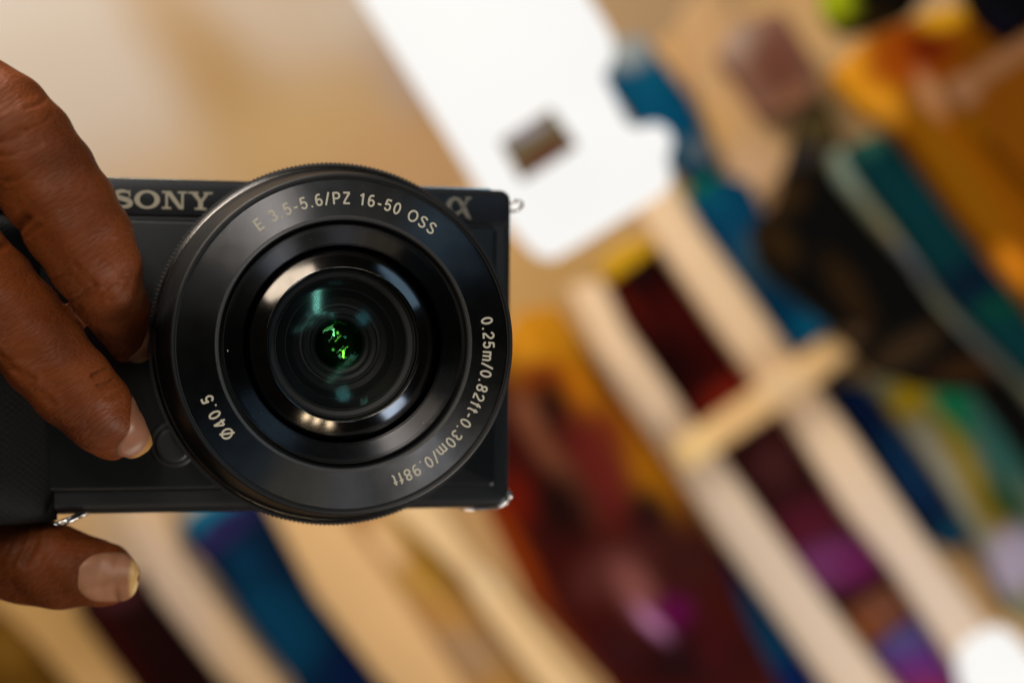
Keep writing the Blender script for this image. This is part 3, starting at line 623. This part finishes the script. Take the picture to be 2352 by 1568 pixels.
# ============================================================ THE HAND
HC = VP(-200, 700, 0.275)
def skinmat():
    m, nt, p = newmat('skin')
    tc = N(nt, 'ShaderNodeTexCoord')
    n1 = N(nt, 'ShaderNodeTexNoise'); n1.inputs['Scale'].default_value = 60; n1.inputs['Detail'].default_value = 5; nt.links.new(tc.outputs['Object'], n1.inputs['Vector'])
    r = N(nt, 'ShaderNodeValToRGB'); nt.links.new(n1.outputs[0], r.inputs[0])
    r.color_ramp.elements[0].position = 0.3; r.color_ramp.elements[0].color = (0.085, 0.017, 0.0035, 1)
    r.color_ramp.elements[1].position = 0.7; r.color_ramp.elements[1].color = (0.265, 0.062, 0.012, 1)
    # fine creases running across the fingers
    mp = N(nt, 'ShaderNodeMapping'); mp.inputs['Rotation'].default_value = (0, R(33), 0); nt.links.new(tc.outputs['Object'], mp.inputs[0])
    sc = N(nt, 'ShaderNodeVectorMath', operation='MULTIPLY'); nt.links.new(mp.outputs[0], sc.inputs[0]); sc.inputs[1].default_value = (0.16, 0.6, 1.0)
    wob = N(nt, 'ShaderNodeTexNoise'); wob.inputs['Scale'].default_value = 90; nt.links.new(tc.outputs['Object'], wob.inputs['Vector'])
    wsc = N(nt, 'ShaderNodeVectorMath', operation='SCALE'); nt.links.new(wob.outputs[1], wsc.inputs[0]); wsc.inputs['Scale'].default_value = 0.0016
    wad = N(nt, 'ShaderNodeVectorMath', operation='ADD'); nt.links.new(sc.outputs[0], wad.inputs[0]); nt.links.new(wsc.outputs[0], wad.inputs[1])
    vo = N(nt, 'ShaderNodeTexVoronoi', feature='DISTANCE_TO_EDGE'); vo.inputs['Scale'].default_value = 1300; nt.links.new(wad.outputs[0], vo.inputs['Vector'])
    cr = N(nt, 'ShaderNodeMapRange'); nt.links.new(vo.outputs['Distance'], cr.inputs[0]); cr.inputs[1].default_value = 0; cr.inputs[2].default_value = 0.25
    n2 = N(nt, 'ShaderNodeTexNoise'); n2.inputs['Scale'].default_value = 1500; n2.inputs['Detail'].default_value = 4; nt.links.new(wad.outputs[0], n2.inputs['Vector'])
    ad = N(nt, 'ShaderNodeMath', operation='MULTIPLY_ADD'); ad.inputs[1].default_value = 0.6; nt.links.new(cr.outputs[0], ad.inputs[0]); nt.links.new(n2.outputs[0], ad.inputs[2])
    bump(nt, p, ad.outputs[0], 0.6, 0.00018)
    # dry pale skin lines
    lm = N(nt, 'ShaderNodeMapRange'); nt.links.new(vo.outputs['Distance'], lm.inputs[0]); lm.inputs[1].default_value = 0.07; lm.inputs[2].default_value = 0.0; lm.inputs[3].default_value = 0; lm.inputs[4].default_value = 0.16
    nt.links.new(mixc(nt, lm.outputs[0], r.outputs[0], (0.36, 0.17, 0.08, 1)), p.inputs['Base Color'])
    p.inputs['Roughness'].default_value = 0.52
    p.inputs['Specular IOR Level'].default_value = 0.22
    p.inputs['Subsurface Weight'].default_value = 0.15
    p.inputs['Subsurface Radius'].default_value = (1.0, 0.35, 0.15); p.inputs['Subsurface Scale'].default_value = 0.0016
    return m
def chain(pts, n=10):
    """pts = (px, py, D_mm, radius_px) -> finely sampled list of (Vector view metres, radius m)"""
    ctr = [(VP(x, y, D * MM), r * D * MM / K) for x, y, D, r in pts]
    out = []
    for i in range(len(ctr) - 1):
        p0, p1, p2, p3 = ctr[max(i - 1, 0)], ctr[i], ctr[i + 1], ctr[min(i + 2, len(ctr) - 1)]
        for k in range(n):
            t = k / n
            def cr(a, b, c, d): return 0.5 * ((2 * b) + (-a + c) * t + (2 * a - 5 * b + 4 * c - d) * t * t + (-a + 3 * b - 3 * c + d) * t ** 3)
            out.append((cr(p0[0], p1[0], p2[0], p3[0]), cr(p0[1], p1[1], p2[1], p3[1])))
    out.append(ctr[-1]); return out
def tube(ch, v, f, k=28, flat=0.92):
    """closed tube with hemispherical ends, slightly flattened along the view"""
    rings = []
    t0 = (ch[1][0] - ch[0][0]).normalized(); t1 = (ch[-1][0] - ch[-2][0]).normalized()
    seq = []
    for a in (80, 60, 40, 20): seq.append((ch[0][0] - t0 * ch[0][1] * math.sin(R(a)), ch[0][1] * math.cos(R(a)), t0))
    for i, (c, r) in enumerate(ch):
        seq.append((c, r, (ch[min(i + 1, len(ch) - 1)][0] - ch[max(i - 1, 0)][0]).normalized()))
    for a in (15, 30, 45, 60, 72, 82): seq.append((ch[-1][0] + t1 * ch[-1][1] * math.sin(R(a)), ch[-1][1] * math.cos(R(a)), t1))
    for c, r, t in seq:
        s = t.cross(Vector((0, 1, 0))).normalized(); u = t.cross(s).normalized()
        rings.append(len(v))
        for j in range(k):
            a = 2 * math.pi * j / k
            v.append(c + s * math.cos(a) * r + u * math.sin(a) * r * flat)
    for a, b in zip(rings[:-1], rings[1:]):
        for j in range(k): f.append((a + j, a + (j + 1) % k, b + (j + 1) % k, b + j))
    f.append(tuple(range(rings[0], rings[0] + k))[::-1]); f.append(tuple(range(rings[-1], rings[-1] + k)))
F1 = chain([(-520, 420, 300, 150), (-330, 290, 272, 128), (-130, 235, 257, 118), (6, 284, 252, 122), (116, 424, 253, 119), (190, 547, 254, 112), (240, 651, 261, 93), (276, 740, 276, 68), (294, 788, 282, 47)])
F2 = chain([(-540, 620, 300, 150), (-330, 560, 276, 128), (-120, 600, 260, 124), (-6, 704, 260, 122), (67, 771, 261, 109), (145, 864, 262, 101), (205, 925, 264, 94), (243, 975, 270, 78), (254, 990, 272, 71)])
F3 = chain([(-480, 1080, 314, 170), (-280, 1190, 304, 130), (-110, 1250, 297, 108), (0, 1270, 293, 104), (80, 1290, 291, 100), (160, 1306, 290, 93), (225, 1318, 290, 78), (247, 1320, 290, 70)])
F4 = chain([(-560, 820, 304, 150), (-380, 830, 284, 124), (-240, 880, 268, 114), (-170, 960, 268, 104), (-150, 1030, 274, 88)])
F5 = chain([(-560, 960, 308, 130), (-420, 1000, 292, 108), (-330, 1060, 278, 96), (-290, 1130, 280, 80)])
PALM = [chain([(-900, 560, 335, 230), (-700, 540, 320, 190), (-520, 460, 306, 150)]), chain([(-900, 640, 335, 240), (-700, 660, 322, 200), (-530, 650, 306, 165)]),
        chain([(-900, 760, 336, 240), (-720, 800, 322, 200), (-540, 830, 308, 160)]), chain([(-900, 860, 338, 230), (-720, 930, 324, 190), (-560, 970, 310, 150)]),
        chain([(-900, 860, 340, 220), (-680, 1000, 328, 200), (-480, 1080, 314, 165)]), chain([(-1500, 800, 370, 230), (-1150, 760, 352, 235), (-900, 720, 338, 240)])]
hv, hf = [], []
for ch in (F1, F2, F3, F4, F5): tube(ch, hv, hf)
for ch in PALM: tube(ch, hv, hf, flat=0.75)
hv = [p_ - HC for p_ in hv]
skin = skinmat()
tmp = mobj('hand_tmp', hv, hf, skin)
rm = tmp.modifiers.new('r', 'REMESH'); rm.mode = 'VOXEL'; rm.voxel_size = 0.0005; rm.use_smooth_shade = True
sm = tmp.modifiers.new('s', 'SMOOTH'); sm.factor = 0.5; sm.iterations = 4
dg = bpy.context.evaluated_depsgraph_get()
me = bpy.data.meshes.new_from_object(tmp.evaluated_get(dg)); me.name = 'hand'
bpy.data.objects.remove(tmp)
hand = bpy.data.objects.new('hand', me); col.objects.link(hand)
hand.matrix_world = W @ Matrix.Translation(HC)
me.materials.clear(); me.materials.append(skin)
me.polygons.foreach_set('use_smooth', [True] * len(me.polygons))
tag(hand, 'dark brown hand reaching in from the left, fingers closed over the camera grip', 'hand')
# skin folds at the joints: (x0,y0,x1,y1,width_px,depth_mm)
folds = [(60, 250, 110, 215, 5, 0.25), (40, 300, 120, 262, 5, 0.3), (120, 640, 170, 600, 4, 0.2), (150, 690, 200, 660, 4, 0.2), (-20, 585, 60, 505, 9, 0.7), (10, 560, 90, 520, 5, 0.3), (175, 610, 215, 655, 6, 0.35), (-10, 805, 75, 870, 7, 0.4), (30, 845, 120, 925, 6, 0.35), (215, 860, 262, 815, 6, 0.5), (225, 885, 275, 850, 5, 0.4),
         (240, 910, 290, 880, 5, 0.35), (95, 1180, 55, 1290, 7, 0.45), (62, 1190, 25, 1300, 5, 0.35), (40, 1200, 0, 1290, 4, 0.25), (110, 1215, 90, 1290, 4, 0.2), (-10, 330, 60, 300, 6, 0.3), (-10, 360, 90, 330, 5, 0.25), (180, 700, 225, 770, 5, 0.3),
         (250, 690, 300, 650, 5, 0.3), (240, 660, 300, 610, 5, 0.25), (30, 690, 70, 620, 4, 0.15), (10, 420, 80, 380, 5, 0.2)]
import numpy as np
nvt = len(me.vertices); co = np.empty(nvt * 3); me.vertices.foreach_get('co', co); co = co.reshape(-1, 3)
no = np.empty(nvt * 3); me.vertex_normals.foreach_get('vector', no); no = no.reshape(-1, 3)
vw = co + np.array(HC)
px = 1176 + vw[:, 0] / vw[:, 1] * K; py = 784 - vw[:, 2] / vw[:, 1] * K
disp = np.zeros(nvt); front = np.clip(-no[:, 1] * 1.5, 0, 1)
for x0, y0, x1, y1, w_, d_ in folds:
    L2 = (x1 - x0) ** 2 + (y1 - y0) ** 2
    t = np.clip(((px - x0) * (x1 - x0) + (py - y0) * (y1 - y0)) / L2, 0, 1)
    bow = 6 * np.sin(t * math.pi)
    dd = np.hypot(px - (x0 + t * (x1 - x0)) - bow, py - (y0 + t * (y1 - y0)) - bow)
    disp -= d_ * MM * np.exp(-(dd / w_) ** 2) * front
    disp += 0.35 * d_ * MM * np.exp(-((dd - 2.2 * w_) / (1.3 * w_)) ** 2) * front
# gentle unevenness of flesh
disp += 0.00018 * (np.sin(vw[:, 0] * 700 + vw[:, 2] * 500) + np.sin(vw[:, 2] * 900 - vw[:, 0] * 300 + 1.3)) 
co += no * disp[:, None]
me.vertices.foreach_set('co', co.ravel()); me.update()

def nailmat(name, c0, c1, split):
    m, nt, p = newmat(name)
    at = N(nt, 'ShaderNodeAttribute', attribute_name='along')
    mr = N(nt, 'ShaderNodeMapRange', interpolation_type='SMOOTHSTEP'); nt.links.new(at.outputs['Fac'], mr.inputs[0]); mr.inputs[1].default_value = split - 0.05; mr.inputs[2].default_value = split + 0.05
    tc = N(nt, 'ShaderNodeTexCoord'); ns = N(nt, 'ShaderNodeTexNoise'); ns.inputs['Scale'].default_value = 400; nt.links.new(tc.outputs['Object'], ns.inputs['Vector'])
    a = mixc(nt, ns.outputs[0], tuple(v * .88 for v in c0) + (1,), tuple(v * 1.12 for v in c0) + (1,))
    nt.links.new(mixc(nt, mr.outputs[0], a, c1 + (1,)), p.inputs['Base Color'])
    p.inputs['Roughness'].default_value = 0.45; p.inputs['Subsurface Weight'].default_value = 0.2; p.inputs['Subsurface Scale'].default_value = 0.001
    return m
from mathutils.bvhtree import BVHTree
bvh = BVHTree.FromPolygons([Vector(c) for c in co], [tuple(p_.vertices) for p_ in me.polygons])
def nail(ch, over, length, hw, out, matn, crown=0.0004, sink=0.0003):
    """nail plate hugging the end of a finger; out = the way it faces, over = how far its free edge stands past the last joint sample, hw = half width"""
    t = (ch[-1][0] - ch[-5][0]).normalized(); out = (out - t * out.dot(t)).normalized(); s = t.cross(out)
    end = ch[-1][0] + t * over
    v, f, al = [], [], []
    nu, nv = 24, 20
    H = [[None] * (nv + 1) for _ in range(nu + 1)]; C = []
    for i in range(nu + 1):
        a = i / nu
        wv = max(0.02, 1 - abs(2 * a - 1) ** (3.0 if a < 0.5 else 2.7)) ** (1 / 2.1)
        c = end - t * length * (1 - a) - HC; C.append(c)
        for j in range(nv + 1):
            lat = (j / nv - 0.5) * 2 * hw * wv
            hit = bvh.ray_cast(c + s * lat + out * 0.03, -out)
            h = (hit[0] - c).dot(out) if hit[0] is not None else -1
            H[i][j] = (lat, h)
    k, k0 = int(0.60 * nu), int(0.34 * nu)
    for i in range(nu + 1):
        a = i / nu
        for j in range(nv + 1):
            lat, h = H[i][j]
            if i > k:            # past the nail bed the plate carries on straight over the fingertip
                mid = H[k][nv // 2][1]; slope = (mid - H[k0][nv // 2][1]) / (k - k0)
                u2 = lat / hw
                h2 = mid + slope * (i - k) * 0.55 - 0.0003 * ((a - 0.6) / 0.4) ** 2 - (mid - H[k][0][1]) * min(1.0, u2 * u2)
                w_ = min(1, (i - k) / 3)
                h = (h * (1 - w_) + h2 * w_) if h > 0 else h2
            u = (j / nv - 0.5) * 2
            edge = max(abs(u), abs(2 * a - 1) if a < 0.5 else 0)
            v.append(C[i] + s * lat + out * (h + crown * (1 - edge ** 4) - sink * edge ** 6)); al.append(a)
    for i in range(nu):
        for j in range(nv):
            q = i * (nv + 1) + j; f.append((q, q + 1, q + nv + 2, q + nv + 1))
    o = mobj('fingernail', v, f, matn, smooth=True); o.parent = hand
    at = o.data.attributes.new('along', 'FLOAT', 'POINT'); at.data.foreach_set('value', al)
    sd = o.modifiers.new('solid', 'SOLIDIFY'); sd.thickness = 0.0004; sd.offset = 0
    return o
nm3 = nailmat('nail_thumb', (0.42, 0.185, 0.095), (0.80, 0.50, 0.19), 0.87)  # pale free edge, its backlit yellow put into the colour
nm2 = nailmat('nail_finger', (0.35, 0.15, 0.08), (0.55, 0.28, 0.07), 0.80)
nail(F3, 0.0069, 0.0109, 0.0046, Vector((0.03, -1, 0.05)), nm3)
nail(F2, 0.0062, 0.0138, 0.0046, Vector((0.84, -0.44, 0.36)), nm2)
nail(F1, 0.0034, 0.0085, 0.0034, Vector((0.75, -0.55, 0.35)), nm2)
